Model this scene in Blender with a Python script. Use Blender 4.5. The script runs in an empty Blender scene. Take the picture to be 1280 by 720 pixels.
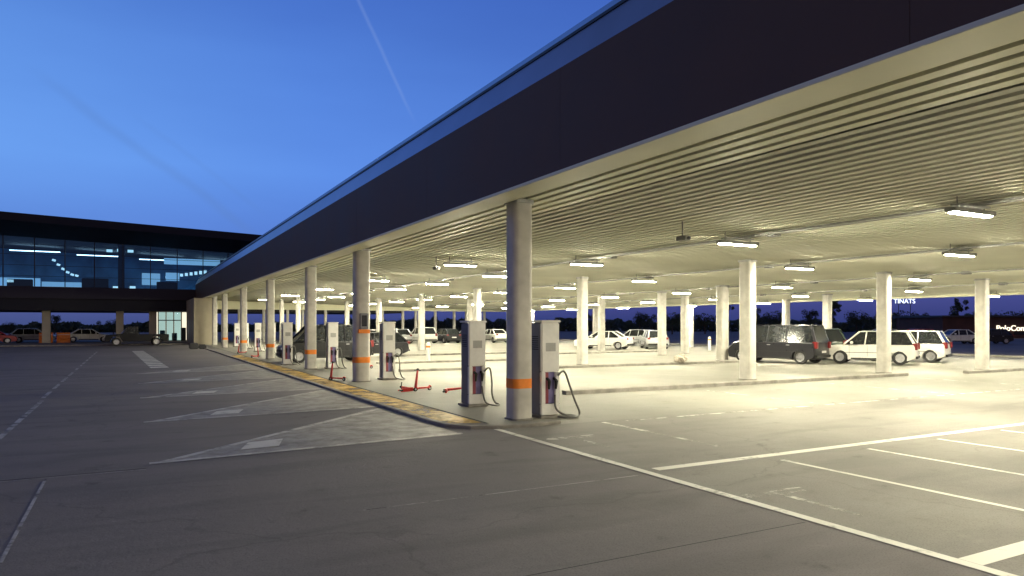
import bpy, bmesh, math, random
from mathutils import Vector, Matrix, noise
random.seed(7)
R = math.radians
PI = math.pi
sc = bpy.context.scene
C = sc.collection

# ------------------------------------------------------------------ materials
def newmat(name):
    m = bpy.data.materials.new(name); m.use_nodes = True
    nt = m.node_tree
    return m, nt, nt.nodes['Principled BSDF']

def N(nt, t, **kw):
    n = nt.nodes.new(t)
    for k, v in kw.items():
        if k.startswith('i_'):
            n.inputs[k[2:].replace('_', ' ')].default_value = v
        else:
            setattr(n, k, v)
    return n

def ramp(nt, fac, stops):
    r = nt.nodes.new('ShaderNodeValToRGB')
    el = r.color_ramp.elements
    while len(el) > 1: el.remove(el[-1])
    el[0].position = stops[0][0]; el[0].color = (*stops[0][1], 1)
    for p, c in stops[1:]:
        e = el.new(p); e.color = (*c, 1)
    nt.links.new(fac, r.inputs[0])
    return r

def simple(name, col, rough=.5, metal=0., var=.12, scale=6., bump=0., spec=None, coat=0.):
    """plain surface with large soft variation, fine dirt and optional bump"""
    m, nt, p = newmat(name)
    tc = N(nt, 'ShaderNodeTexCoord')
    nz = N(nt, 'ShaderNodeTexNoise'); nz.inputs['Scale'].default_value = scale; nz.inputs['Detail'].default_value = 5
    nt.links.new(tc.outputs['Object'], nz.inputs['Vector'])
    a = tuple(max(0, c*(1-var)) for c in col); b = tuple(min(1, c*(1+var)) for c in col)
    r = ramp(nt, nz.outputs['Fac'], [(.3, a), (.7, b)])
    nt.links.new(r.outputs[0], p.inputs['Base Color'])
    mr = N(nt, 'ShaderNodeMapRange'); mr.inputs['To Min'].default_value = max(0.02, rough-.08); mr.inputs['To Max'].default_value = min(1, rough+.08)
    nt.links.new(nz.outputs['Fac'], mr.inputs['Value']); nt.links.new(mr.outputs[0], p.inputs['Roughness'])
    p.inputs['Metallic'].default_value = metal
    if coat: p.inputs['Coat Weight'].default_value = coat
    if spec is not None: p.inputs['Specular IOR Level'].default_value = spec
    if bump:
        n2 = N(nt, 'ShaderNodeTexNoise'); n2.inputs['Scale'].default_value = scale*12; n2.inputs['Detail'].default_value = 3
        nt.links.new(tc.outputs['Object'], n2.inputs['Vector'])
        bp = N(nt, 'ShaderNodeBump'); bp.inputs['Strength'].default_value = bump; bp.inputs['Distance'].default_value = .01
        nt.links.new(n2.outputs['Fac'], bp.inputs['Height']); nt.links.new(bp.outputs[0], p.inputs['Normal'])
    return m

def emit(name, col, s):
    m, nt, p = newmat(name)
    p.inputs['Base Color'].default_value = (*[min(1, c) for c in col], 1)
    p.inputs['Emission Color'].default_value = (*col, 1)
    p.inputs['Emission Strength'].default_value = s
    return m

def paving(name, c1, c2, c3, big=.12, rough=.8, cracks=True, bump=.5, stain=(.6, .6, .6)):
    m, nt, p = newmat(name); p.inputs['Specular IOR Level'].default_value = .15
    L = nt.links.new
    tc = N(nt, 'ShaderNodeTexCoord')
    n1 = N(nt, 'ShaderNodeTexNoise'); n1.inputs['Scale'].default_value = big; n1.inputs['Detail'].default_value = 6; n1.inputs['Roughness'].default_value = .62
    L(tc.outputs['Object'], n1.inputs['Vector'])
    r1 = ramp(nt, n1.outputs['Fac'], [(.32, c1), (.52, c2), (.72, c3)])
    # stretched tyre tracks along the lanes
    mp = N(nt, 'ShaderNodeMapping'); mp.inputs['Scale'].default_value = (.55, 2.6, 1); mp.inputs['Rotation'].default_value = (0, 0, R(12))
    L(tc.outputs['Object'], mp.inputs['Vector'])
    n2 = N(nt, 'ShaderNodeTexNoise'); n2.inputs['Scale'].default_value = .5; n2.inputs['Detail'].default_value = 4; n2.inputs['Distortion'].default_value = .6
    L(mp.outputs[0], n2.inputs['Vector'])
    r2 = ramp(nt, n2.outputs['Fac'], [(.30, stain), (.52, (1, 1, 1))])
    mx = N(nt, 'ShaderNodeMix', data_type='RGBA', blend_type='MULTIPLY'); mx.inputs['Factor'].default_value = .55
    L(r1.outputs[0], mx.inputs['A']); L(r2.outputs[0], mx.inputs['B'])
    # aggregate speckle
    n3 = N(nt, 'ShaderNodeTexNoise'); n3.inputs['Scale'].default_value = 60; n3.inputs['Detail'].default_value = 3
    L(tc.outputs['Object'], n3.inputs['Vector'])
    r3 = ramp(nt, n3.outputs['Fac'], [(.25, (.55, .55, .55)), (.5, (1, 1, 1)), (.8, (1.0, 1.0, 1.0))])
    mx2 = N(nt, 'ShaderNodeMix', data_type='RGBA', blend_type='MULTIPLY'); mx2.inputs['Factor'].default_value = .7
    L(mx.outputs['Result'], mx2.inputs['A']); L(r3.outputs[0], mx2.inputs['B'])
    out = mx2.outputs['Result']
    # drips and oil spots
    n5 = N(nt, 'ShaderNodeTexNoise'); n5.inputs['Scale'].default_value = 1.7; n5.inputs['Detail'].default_value = 7; n5.inputs['Roughness'].default_value = .6
    L(tc.outputs['Object'], n5.inputs['Vector'])
    r5 = ramp(nt, n5.outputs['Fac'], [(.27, (.55, .54, .53)), (.36, (.93, .93, .93)), (.45, (1, 1, 1)), (.66, (1, 1, 1)), (.74, (1.12, 1.12, 1.1))])
    mx5 = N(nt, 'ShaderNodeMix', data_type='RGBA', blend_type='MULTIPLY'); mx5.inputs['Factor'].default_value = .8
    L(out, mx5.inputs['A']); L(r5.outputs[0], mx5.inputs['B']); out = mx5.outputs['Result']
    if cracks:
        nd = N(nt, 'ShaderNodeTexNoise'); nd.inputs['Scale'].default_value = 1.1; nd.inputs['Detail'].default_value = 4
        L(tc.outputs['Object'], nd.inputs['Vector'])
        ad = N(nt, 'ShaderNodeMix', data_type='RGBA', blend_type='LINEAR_LIGHT'); ad.inputs['Factor'].default_value = .7
        L(tc.outputs['Object'], ad.inputs['A']); L(nd.outputs['Color'], ad.inputs['B'])
        v = N(nt, 'ShaderNodeTexVoronoi', feature='DISTANCE_TO_EDGE'); v.inputs['Scale'].default_value = .11
        L(ad.outputs['Result'], v.inputs['Vector'])
        rc = ramp(nt, v.outputs['Distance'], [(.0, (.45, .45, .45)), (.0035, (1, 1, 1))])
        mx3 = N(nt, 'ShaderNodeMix', data_type='RGBA', blend_type='MULTIPLY'); mx3.inputs['Factor'].default_value = .3
        L(out, mx3.inputs['A']); L(rc.outputs[0], mx3.inputs['B'])
        out = mx3.outputs['Result']
    L(out, p.inputs['Base Color'])
    rr = N(nt, 'ShaderNodeMapRange'); rr.inputs['To Min'].default_value = rough-.18; rr.inputs['To Max'].default_value = rough+.1
    L(n2.outputs['Fac'], rr.inputs['Value']); L(rr.outputs[0], p.inputs['Roughness'])
    nb = N(nt, 'ShaderNodeTexNoise'); nb.inputs['Scale'].default_value = 9; nb.inputs['Detail'].default_value = 8; nb.inputs['Roughness'].default_value = .75
    L(tc.outputs['Object'], nb.inputs['Vector'])
    bp = N(nt, 'ShaderNodeBump'); bp.inputs['Strength'].default_value = bump; bp.inputs['Distance'].default_value = .02
    L(nb.outputs['Fac'], bp.inputs['Height']); L(bp.outputs[0], p.inputs['Normal'])
    return m

def paint(name, col, wear=.45, soft=.12, scale=3.):
    """road paint worn through to whatever lies under it"""
    m, nt, p = newmat(name)
    L = nt.links.new
    p.inputs['Base Color'].default_value = (*col, 1); p.inputs['Roughness'].default_value = .6
    tc = N(nt, 'ShaderNodeTexCoord')
    n = N(nt, 'ShaderNodeTexNoise'); n.inputs['Scale'].default_value = scale; n.inputs['Detail'].default_value = 9; n.inputs['Roughness'].default_value = .72
    L(tc.outputs['Object'], n.inputs['Vector'])
    r = ramp(nt, n.outputs['Fac'], [(max(0, wear-soft), (0, 0, 0)), (wear+soft, (1, 1, 1))])
    tr = N(nt, 'ShaderNodeBsdfTransparent'); ms = N(nt, 'ShaderNodeMixShader')
    L(r.outputs[0], ms.inputs[0]); L(tr.outputs[0], ms.inputs[1]); L(p.outputs[0], ms.inputs[2])
    L(ms.outputs[0], nt.nodes['Material Output'].inputs['Surface'])
    return m

M = {}
M['asphalt'] = paving('asphalt', (.205, .188, .186), (.242, .224, .220), (.282, .262, .252), rough=.88)
M['lit_asphalt'] = paving('lit bay asphalt', (.215, .20, .185), (.252, .238, .216), (.29, .273, .246), big=.3, rough=.75, bump=.3)  # asphalt made paler, lamp spill under the canopy put into its colour
M['concrete'] = paving('floor concrete', (.215, .208, .182), (.25, .242, .212), (.285, .275, .24), big=.25, rough=.7, cracks=False, bump=.15, stain=(.82, .82, .82))
M['kerb'] = simple('kerb stone', (.24, .225, .20), .85, var=.3, scale=3, bump=.5)
M['paint'] = paint('white road paint', (.72, .70, .62), .36, .1, 2.2)
M['paint_faint'] = paint('faded road paint', (.60, .58, .50), .50, .09, 2.4)
M['pale_wedge'] = paint('pale bay wedge', (.40, .375, .33), .30, .34, 2.5)
M['paint_lane'] = paint('thin old lane paint', (.48, .46, .42), .44, .14, 2.6)
M['paint_wline'] = paint('worn bay line paint', (.58, .56, .50), .40, .12, 2.0)
M['yellow'] = paint('yellow kerb paint', (.62, .38, .05), .47, .12, 1.2)
M['joint'] = simple('dark joint filler', (.03, .03, .03), .9)
M['column'] = simple('column paint', (.52, .50, .45), .5, var=.17, scale=2.6, bump=.1)
M['orange'] = simple('orange band', (.85, .24, .015), .5, var=.1)
M['fascia'] = simple('dark fascia panel', (.115, .072, .052), .6, var=.1, scale=.5, spec=.2)
M['flash'] = simple('grey metal flashing', (.36, .43, .56), .42, metal=.8, var=.15, scale=.4)
M['dark'] = simple('dark metal', (.03, .03, .035), .5, var=.2)
M['lip'] = simple('cream soffit', (.86, .84, .60), .5, var=.06, scale=.6)
M['deck'] = simple('ceiling sheet', (.70, .69, .56), .85, var=.10, scale=.35, spec=.1)
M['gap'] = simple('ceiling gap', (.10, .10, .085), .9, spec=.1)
M['roof'] = simple('roof membrane', (.12, .12, .13), .8)
M['beige'] = simple('beige render', (.42, .38, .28), .8, var=.12, scale=.8, bump=.3)
M['galv'] = simple('galvanised metal', (.30, .30, .29), .45, metal=.6, var=.2)
M['lamp'] = emit('lamp diffuser', (1.0, .93, .69), 740)
M['lampbody'] = simple('lamp housing', (.16, .16, .15), .5)
M['cab_side'] = simple('charger side', (.14, .14, .17), .42, var=.1)
M['cab_front'] = simple('charger front', (.80, .79, .75), .35, var=.06)
M['red'] = simple('red enamel', (.55, .035, .03), .4)
M['maroon'] = simple('maroon panel', (.26, .05, .07), .4)
M['purple'] = simple('purple panel', (.20, .17, .36), .35)
M['screen'] = simple('dark screen', (.02, .02, .03), .12)
M['panel'] = simple('grey panel', (.42, .42, .40), .3)
M['rubber'] = simple('black rubber', (.02, .02, .02), .7, var=.2)
M['hose'] = simple('grey hose', (.13, .13, .12), .5)
M['rim'] = simple('alloy rim', (.55, .55, .56), .3, metal=.7)
M['glass_car'] = simple('car glass', (.012, .014, .016), .16, var=.1)
M['headlight'] = simple('headlight lens', (.7, .7, .7), .12)
M['taillight'] = simple('tail light lens', (.17, .008, .008), .3)
M['trunk'] = simple('bark', (.05, .035, .025), .9, var=.3)
M['leaf'] = simple('foliage', (.035, .05, .022), .8, var=.45, scale=3)
M['shopwall'] = simple('brown brick wall', (.07, .034, .028), .85, var=.25, scale=.8)
M['letter'] = emit('lit lettering', (1, .88, .68), 1.3)
M['bluewhite'] = emit('cool lit letter', (.75, .83, 1), 1.4)
M['lobby'] = emit('lit lobby wall', (1.0, .92, .70), .75)
M['termlamp'] = emit('terminal lamp', (.72, .9, 1.0), 1.1)
M['hall_fill'] = emit('hall fill strip', (.75, .88, 1.0), 6)
M['termpanel'] = emit('terminal lit panel', (.42, .66, .95), .62)
M['termwall'] = simple('terminal inner wall', (.08, .24, .44), .6, var=.35, scale=.5)
M['termroof'] = simple('terminal roof edge', (.011, .012, .017), .75, var=.15, scale=.4)
M['slabedge'] = simple('slab edge panel', (.022, .02, .03), .6)
M['mullion'] = simple('mullion', (.025, .03, .035), .4, metal=.5)
M['hazard'] = simple('orange plastic', (.8, .22, .03), .5)
M['cloth'] = simple('pale cloth', (.4, .36, .3), .9, var=.4, scale=30)

def glass_mat():
    m, nt, p = newmat('tinted facade glass')
    L = nt.links.new
    tr = N(nt, 'ShaderNodeBsdfTransparent'); tr.inputs[0].default_value = (.36, .58, .70, 1)
    gl = N(nt, 'ShaderNodeBsdfGlossy'); gl.inputs['Color'].default_value = (.22, .48, .95, 1); gl.inputs['Roughness'].default_value = .03
    fr = N(nt, 'ShaderNodeFresnel'); fr.inputs[0].default_value = 1.55
    ad = N(nt, 'ShaderNodeMath', operation='MULTIPLY_ADD'); ad.inputs[1].default_value = 1.0; ad.inputs[2].default_value = .05
    L(fr.outputs[0], ad.inputs[0])
    ms = N(nt, 'ShaderNodeMixShader'); L(ad.outputs[0], ms.inputs[0]); L(tr.outputs[0], ms.inputs[1]); L(gl.outputs[0], ms.inputs[2])
    L(ms.outputs[0], nt.nodes['Material Output'].inputs['Surface'])
    return m
M['glass'] = glass_mat()
_cm = {}
def carpaint(col):
    if col not in _cm:
        _cm[col] = simple('car paint', col, .3, var=.05, coat=.6 if sum(col) > .3 else .12, spec=.5 if sum(col) > .3 else .22)
    return _cm[col]

# ------------------------------------------------------------------ mesh builder
class MB:
    def __init__(s): s.bm = bmesh.new()
    def box(s, x0, x1, y0, y1, z0, z1, bev=0.):
        b = bmesh.new()
        bmesh.ops.create_cube(b, size=1)
        for v in b.verts:
            v.co = Vector(((x0+x1)/2+v.co.x*(x1-x0), (y0+y1)/2+v.co.y*(y1-y0), (z0+z1)/2+v.co.z*(z1-z0)))
        if bev: bmesh.ops.bevel(b, geom=b.edges[:], offset=bev, segments=2, affect='EDGES')
        s.join(b); return s
    def join(s, b, mat=None):
        me = bpy.data.meshes.new('t'); 
        if mat is not None: b.transform(mat)
        b.to_mesh(me); b.free(); s.bm.from_mesh(me); bpy.data.meshes.remove(me)
    def poly(s, pts):
        vs = [s.bm.verts.new(p) for p in pts]; s.bm.faces.new(vs); return s
    def tube(s, pts, r, n=8, cap=True):
        pts = [Vector(p) for p in pts]; rings = []
        rs = r if isinstance(r, (list, tuple)) else [r]*len(pts)
        up = None
        for i, p in enumerate(pts):
            d = (pts[min(i+1, len(pts)-1)]-pts[max(i-1, 0)]).normalized()
            if up is None:
                up = Vector((0, 0, 1)) if abs(d.z) < .9 else Vector((1, 0, 0))
            a = d.cross(up).normalized(); b = a.cross(d).normalized(); up = b
            rings.append([s.bm.verts.new(p+(a*math.cos(t)+b*math.sin(t))*rs[i]) for t in [2*PI*k/n for k in range(n)]])
        for i in range(len(rings)-1):
            for k in range(n):
                s.bm.faces.new((rings[i][k], rings[i][(k+1) % n], rings[i+1][(k+1) % n], rings[i+1][k]))
        if cap:
            s.bm.faces.new(rings[0][::-1]); s.bm.faces.new(rings[-1])
        return s
    def prism(s, outline, layers):
        """outline: fn(y)->list of (x,z) with constant length; layers: y positions"""
        rings = [[s.bm.verts.new((x, y, z)) for x, z in outline(i, y)] for i, y in enumerate(layers)]
        n = len(rings[0])
        for i in range(len(rings)-1):
            for k in range(n):
                s.bm.faces.new((rings[i][k], rings[i][(k+1) % n], rings[i+1][(k+1) % n], rings[i+1][k]))
        f1 = s.bm.faces.new(rings[0][::-1]); f2 = s.bm.faces.new(rings[-1])
        f1.normal_update(); f2.normal_update()
        bmesh.ops.triangulate(s.bm, faces=[f1, f2], ngon_method='EAR_CLIP')
        return s
    def build(s, name, mat, parent=None, loc=(0, 0, 0), rz=0, smooth=False):
        bmesh.ops.recalc_face_normals(s.bm, faces=s.bm.faces[:])
        me = bpy.data.meshes.new(name); s.bm.to_mesh(me); s.bm.free()
        me.materials.append(mat)
        if smooth:
            me.polygons.foreach_set('use_smooth', [True]*len(me.polygons))
            me.set_sharp_from_angle(angle=R(38))
        o = bpy.data.objects.new(name, me); C.objects.link(o)
        o.location = loc; o.rotation_euler = (0, 0, rz)
        if parent: o.parent = parent
        return o

def tag(o, label=None, cat=None, group=None, kind=None):
    if label: o['label'] = label
    if cat: o['category'] = cat
    if group: o['group'] = group
    if kind: o['kind'] = kind
    return o
def empty(name, loc=(0, 0, 0), rz=0):
    o = bpy.data.objects.new(name, None); C.objects.link(o)
    o.empty_display_size = .2; o.location = loc; o.rotation_euler = (0, 0, rz); return o
kids = {}
def children(o): return [c for c in bpy.data.objects if c.parent is o]
def copy_tree(o, loc=None, rz=None, label=None):
    def rec(x, par):
        c = x.copy(); C.objects.link(c); c.parent = par
        for ch in children(x): rec(ch, c)
        return c
    c = rec(o, None)
    if loc is not None: c.location = loc
    if rz is not None: c.rotation_euler = (0, 0, rz)
    if label: c['label'] = label
    return c
def struct(o): return tag(o, kind='structure')

def text_mesh(name, body, size, depth, mat, parent, loc, rot, width=None):
    cu = bpy.data.curves.new(name, 'FONT'); cu.body = body; cu.size = size; cu.extrude = depth
    cu.align_x = 'CENTER'
    to = bpy.data.objects.new('tmp', cu); C.objects.link(to)
    dg = bpy.context.evaluated_depsgraph_get()
    me = bpy.data.meshes.new_from_object(to.evaluated_get(dg))
    bpy.data.objects.remove(to); bpy.data.curves.remove(cu)
    me.name = name; me.materials.clear(); me.materials.append(mat)
    o = bpy.data.objects.new(name, me); C.objects.link(o); o.location = loc; o.rotation_euler = rot
    if parent: o.parent = parent
    return o

# ------------------------------------------------------------------ ground
mb = MB(); mb.poly([(-900, -400, 0), (1200, -400, 0), (1200, 1500, 0), (-900, 1500, 0)])
struct(mb.build('ground', M['asphalt']))
mb = MB(); mb.poly([(6.3, 12.0, .004), (46.2, 12.0, .004), (46.2, 84, .004), (6.3, 84, .004)])
struct(mb.build('parking_floor', M['concrete']))
mb = MB(); mb.poly([(6.16, -8, .004), (46.2, -8, .004), (46.2, 11.99, .004), (6.16, 11.99, .004)])  # sheet over the same asphalt, paler to carry the lamplit side
struct(mb.build('lit_bay_floor', M['lit_asphalt']))

def sheet(name, mat, quads, z=.008):
    b = MB()
    for q in quads: b.poly([(x, y, z) for x, y in q])
    return struct(b.build(name, mat))
def lineY(x, y0, y1, w=.11): return [(x-w/2, y0), (x+w/2, y0), (x+w/2, y1), (x-w/2, y1)]
def lineX(y, x0, x1, w=.11): return [(x0, y-w/2), (x1, y-w/2), (x1, y+w/2), (x0, y+w/2)]

# right-hand parking bays
sheet('bay_lines', M['paint'], [
    lineY(6.13, -6, 12.0, .13), lineX(7.65, 6.35, 30, .17), lineX(3.42, 6.2, 26, .2),
    lineY(8.43, 3.52, 7.3, .09), lineY(10.4, 3.52, 7.3, .09), lineY(12.35, 3.52, 7.35, .09),
    lineY(14.42, 3.52, 7.4, .09), lineY(16.4, 3.52, 7.4, .09), lineY(18.4, 3.52, 7.4, .09), lineY(20.4, 3.52, 7.4, .09)], .008)
sheet('upper_bay_lines', M['paint_faint'], [
    lineY(8.45, 8.6, 11.8, .11), lineX(11.75, 9, 24, .1), lineY(15.2, 11.9, 16, .09), lineY(20.6, 11.9, 16, .09), lineY(25.6, 11.9, 16, .09)], .0125)
# worn plug symbols in the bays
def plug_symbol(cx, cy, s=1., name='plug_marking'):
    q = []
    n = 14
    ring = [(cx-.28*s+math.cos(t)*.23*s, cy+.22*s+math.sin(t)*.10*s) for t in [2*PI*k/n for k in range(n)]]
    b = MB(); b.poly([(x, y, .008) for x, y in ring])
    for qq in (lineY(cx, cy-.95*s, cy+.2*s, .09*s), lineX(cy+.26*s, cx-.04*s, cx+.5*s, .06*s), lineX(cy+.12*s, cx+.05*s, cx+.42*s, .05*s)):
        b.poly([(x, y, .0085) for x, y in qq])
    struct(b.build(name, M['paint_faint']))
plug_symbol(6.72, 5.72, 1.)
plug_symbol(6.85, 10.3, 1.)

# left lane lines and seams
q = [lineY(-2.0, 8, 22, .10)]
y = 22.8
while y < 60:
    q.append(lineY(-2.05, y, y+2.2, .10)); y += 3.1
sheet('lane_line', M['paint_lane'], q)
sheet('pavement_seam', M['paint_lane'], [lineY(-.95, 1.5, 10.9, .035), lineX(10.95, -14, .2, .03), lineX(7.45, 2.2, 5.9, .022)])
sheet('dark_seam', M['joint'], [lineX(11.05, -14, .2, .03), lineX(4.9, -6, 6, .012)], .0045)
# saw-tooth charging bays left of the kerb
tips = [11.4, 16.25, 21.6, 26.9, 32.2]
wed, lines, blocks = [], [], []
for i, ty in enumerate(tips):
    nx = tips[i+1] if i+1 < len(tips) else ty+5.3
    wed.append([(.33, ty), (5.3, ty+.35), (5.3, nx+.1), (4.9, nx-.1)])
    lines.append([(.25, ty-.07), (5.35, ty+.40), (5.35, ty+.52), (.25, ty+.07)])
    lines.append([(.35, ty+.05), (.5, ty+.03), (5.3, nx-.02), (5.2, nx+.08)])
    blocks.append([(1.55, ty+.55), (2.15, ty+.62), (2.35, ty+1.35), (1.75, ty+1.2)])
sheet('bay_wedges', M['pale_wedge'], wed, .004)  # paler patchy wedges laid over the asphalt
sheet('bay_wedge_lines', M['paint_wline'], lines, .008)
sheet('bay_blocks', M['paint'], blocks, .012)
# crossing stripes by the terminal
b = []
for k in range(14):
    y0 = 36+k*1.7; x0 = 1.25-k*.05
    b.append([(x0-.4, y0), (x0+.35, y0+.1), (x0+.3, y0+1.2), (x0-.45, y0+1.1)])
sheet('crossing_stripes', M['paint'], b)
# yellow strip and kerbs
sheet('kerb_strip', M['yellow'], [[(5.45, 13.1), (6.25, 12.9), (6.25, 48), (5.45, 48)]], .013)
sheet('kerb_joint', M['joint'], [[(6.26, 12.7), (6.33, 12.7), (6.33, 74), (6.26, 74)]], .017)
def kerb(pts, w=.15, h=.11):
    b = MB(); n = len(pts); L_, R_ = [], []
    for i, p in enumerate(pts):
        p = Vector((*p, 0)); d = (Vector((*pts[min(i+1, n-1)], 0))-Vector((*pts[max(i-1, 0)], 0))).normalized()
        nn = Vector((-d.y, d.x, 0))*w/2; L_.append(p+nn); R_.append(p-nn)
    for i in range(n-1):
        a, bb, c, d = L_[i], R_[i], R_[i+1], L_[i+1]
        up = Vector((0, 0, h)); ch = .02
        ai, bi, ci, di = [v+(o-v)*ch/w for v, o in ((a, bb), (bb, a), (c, d), (d, c))]
        b.poly([a, bb, bb+up*.85, a+up*.85][::-1]) if i == 0 else None
        b.poly([a, d, d+up*.85, a+up*.85]); b.poly([bb, bb+up*.85, c+up*.85, c])
        b.poly([a+up*.85, d+up*.85, di+up, ai+up]); b.poly([bb+up*.85, bi+up, ci+up, c+up*.85])
        b.poly([ai+up, di+up, ci+up, bi+up])
        if i == n-2: b.poly([d, c, c+up*.85, d+up*.85])
    return struct(b.build('kerb', M['kerb']))
kerb([(7.6, 12.15), (7.0, 12.05), (6.3, 12.1), (5.75, 12.3), (5.45, 12.75), (5.37, 13.4), (5.37, 20), (5.37, 32), (5.37, 50), (5.37, 73.5)], .15, .065)
kerb([(10.8, 16.95), (26.4, 16.95)], .22, .12)
kerb([(29.6, 16.5), (41, 16.5)], .22, .12)
kerb([(14.5, 27.2), (28.5, 27.0)][:1]+[(28.3, 27.0)], .22, .12)
kerb([(9.9, 28.3), (13.6, 28.3)], .2, .11)
kerb([(10.8, 34.2), (19, 34.2)], .2, .11)
kerb([(14.2, 42.3), (24, 42.3)], .2, .11)
kerb([(24.6, 39.9), (34, 39.9)], .2, .11)
kerb([(34, 29), (42, 29)], .2, .11)
kerb([(46.3, 8), (46.3, 84)], .2, .12)
# pavement in front of the terminal
b = MB(); b.box(-60, 5.2, 76, 84, 0, .12); struct(b.build('terminal_pavement', M['kerb']))

# ------------------------------------------------------------------ canopy
can = empty('parking_canopy', (6.3, 0, 0))
tag(can, 'long flat parking canopy with dark fascia, cream soffit edge and ribbed lit ceiling', 'canopy')
def cpart(mb_, name, mat, smooth=False):
    o = mb_.build(name, mat, None, smooth=smooth); o.parent = can; o.matrix_parent_inverse = Matrix.Translation((-6.3, 0, 0)); return o
YA, YB, XR = -14, 84, 43.5
cz = lambda x: 4.60-.0235*(x-7)
# fascia panels with vertical joints
b = MB(); yy = YA
while yy < YB-.1:
    y2 = min(yy+6.0, YB); b.box(6.29, 6.40, yy+.003, y2-.003, 4.56, 6.25); yy = y2
cpart(b, 'fascia', M['fascia'])
b = MB(); b.box(6.28, 6.86, YA, YB, 4.50, 4.557, .006); cpart(b, 'soffit_edge', M['lip'])
b = MB(); b.poly([(6.30, YA, 6.255), (6.30, YB, 6.255), (6.56, YB, 6.84), (6.56, YA, 6.84)])
b.poly([(6.30, YA, 6.255), (6.60, YA, 6.255), (6.60, YB, 6.255), (6.30, YB, 6.255)][::-1]); b.box(6.565, 6.62, YA, YB, 6.26, 6.84)
cpart(b, 'parapet_flashing', M['flash'])
b = MB(); b.box(6.54, 6.66, YA, YB, 6.842, 6.89); cpart(b, 'parapet_joint', M['dark'])
b = MB(); b.box(6.60, 6.75, YA, YB, 6.892, 7.03, .01); cpart(b, 'parapet_rail', M['flash'])
# ribbed ceiling
b = MB(); prof = []; x = 8.45
while x < XR-.2:
    z = cz(x); prof += [(x+.001, z), (x+.17, z), (x+.17, z+.10), (x+.30, z+.10)]; x += .3
prof.append((x, cz(x)))
vs = [[b.bm.verts.new((px, yy, pz)) for px, pz in prof] for yy in (YA, YB)]
for i in range(len(prof)-1):
    b.bm.faces.new((vs[0][i], vs[0][i+1], vs[1][i+1], vs[1][i]))
for f in b.bm.faces:
    f.material_index = 0
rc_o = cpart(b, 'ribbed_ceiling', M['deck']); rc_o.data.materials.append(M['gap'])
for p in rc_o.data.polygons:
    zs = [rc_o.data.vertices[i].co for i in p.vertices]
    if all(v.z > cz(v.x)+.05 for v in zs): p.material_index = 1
b = MB()
for k in range(5):
    b.box(6.99+k*.3, 7.18+k*.3, YA, YB, cz(7+k*.3), cz(7+k*.3)+.05)
cpart(b, 'edge_slats', M['lip'])
b = MB(); b.box(6.87, 8.44, YA, YB, 4.70, 4.74); cpart(b, 'slat_backing', M['gap'])
b = MB(); b.box(6.41, XR, YA, YB, 5.7, 5.86); cpart(b, 'roof_slab', M['roof'])
b = MB(); b.box(XR-.05, XR+.1, YA, YB, 3.62, 5.9); cpart(b, 'rear_fascia', M['lip'])
b = MB(); b.box(6.45, XR-.06, YA-.1, YA, 3.9, 5.9); cpart(b, 'end_fascia', M['fascia'])
b = MB(); b.box(7.3, XR-.06, YB-.6, YB-.2, 3.62, 5.6, .01); cpart(b, 'end_beam', M['lip'])
for xx in (19.6, 31.0):
    pass
# columns
def column_mesh(H, w=.46, r=.13):
    b = MB(); pts = []
    for cx, cy, a0 in ((w/2-r, w/2-r, 0), (-w/2+r, w/2-r, 90), (-w/2+r, -w/2+r, 180), (w/2-r, -w/2+r, 270)):
        for k in range(5):
            a = R(a0+k*22.5); pts.append((cx+r*math.cos(a), cy+r*math.sin(a)))
    return b, pts
def extrude(b, pts, z0, z1, grow=0.):
    n = len(pts)
    f = lambda p: (p[0]*(1+grow), p[1]*(1+grow))
    lo = [b.bm.verts.new((*f(p), z0)) for p in pts]; hi = [b.bm.verts.new((*f(p), z1)) for p in pts]
    for k in range(n): b.bm.faces.new((lo[k], lo[(k+1) % n], hi[(k+1) % n], hi[k]))
    b.bm.faces.new(lo[::-1]); b.bm.faces.new(hi)
cols1 = [(7.22, 13.1, .50), (7.1, 24.25, .58), (7.1, 32.1, .5), (7.1, 42.4, .48), (7.1, 53.2, .48), (7.1, 64.4, .48), (7.1, 72.5, .48)]
cols2 = [(19.6, 18.5, .52), (19.6, 29.1, .5), (19.6, 41.1, .48), (19.6, 51.0, .48), (19.6, 61.5, .48), (19.6, 72, .48),
         (27.2, 18.4, .5), (33.0, 17.7, .5), (28.4, 28.6, .6), (38.2, 29.6, .5), (30.1, 35.6, .5), (33.1, 36.8, .5), (31.0, 43.5, .5),
         (42.0, 46.0, .5), (31, 55, .5), (31, 66, .5), (42, 60, .5), (42, 36, .5), (42, 73, .5), (25.5, 66, .45), (25.5, 55, .45), (13.5, 66, .45), (13.5, 74, .45), (36.5, 66, .45)]
proto = {}
for i, (cx, cy, w) in enumerate([(a_, b_, c_*.92) for a_, b_, c_ in cols1+cols2]):
    H = cz(cx)+.02
    b, pts = column_mesh(H, w, w*.27); extrude(b, pts, 0, H)
    o = b.build('column', M['column'], can, smooth=True); o.location = (cx-6.3, cy, 0)
    b, pts = column_mesh(H, w, w*.27); extrude(b, pts, H-.10, H-.03, .16)
    c = b.build('head_plate', M['galv'], o)
    b, pts = column_mesh(H, w, w*.27); extrude(b, pts, .0, .035, .14)
    c = b.build('base_plate', M['kerb'], o)
    if i < 6:
        b, pts = column_mesh(H, w, w*.27); extrude(b, pts, .66, .86, .012)
        tag(b.build('orange_band', M['orange'], o, smooth=True))
# far-end posts
k = 0; x = 9.0
while x < 42.5:
    b = MB(); b.box(-.14, .14, -.14, .14, 0, 3.64, .02)
    o = b.build('end_post', M['column'], can); o.location = (x-6.3, 83.6, 0); x += 2.6 if k % 3 else 1.7; k += 1
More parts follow.
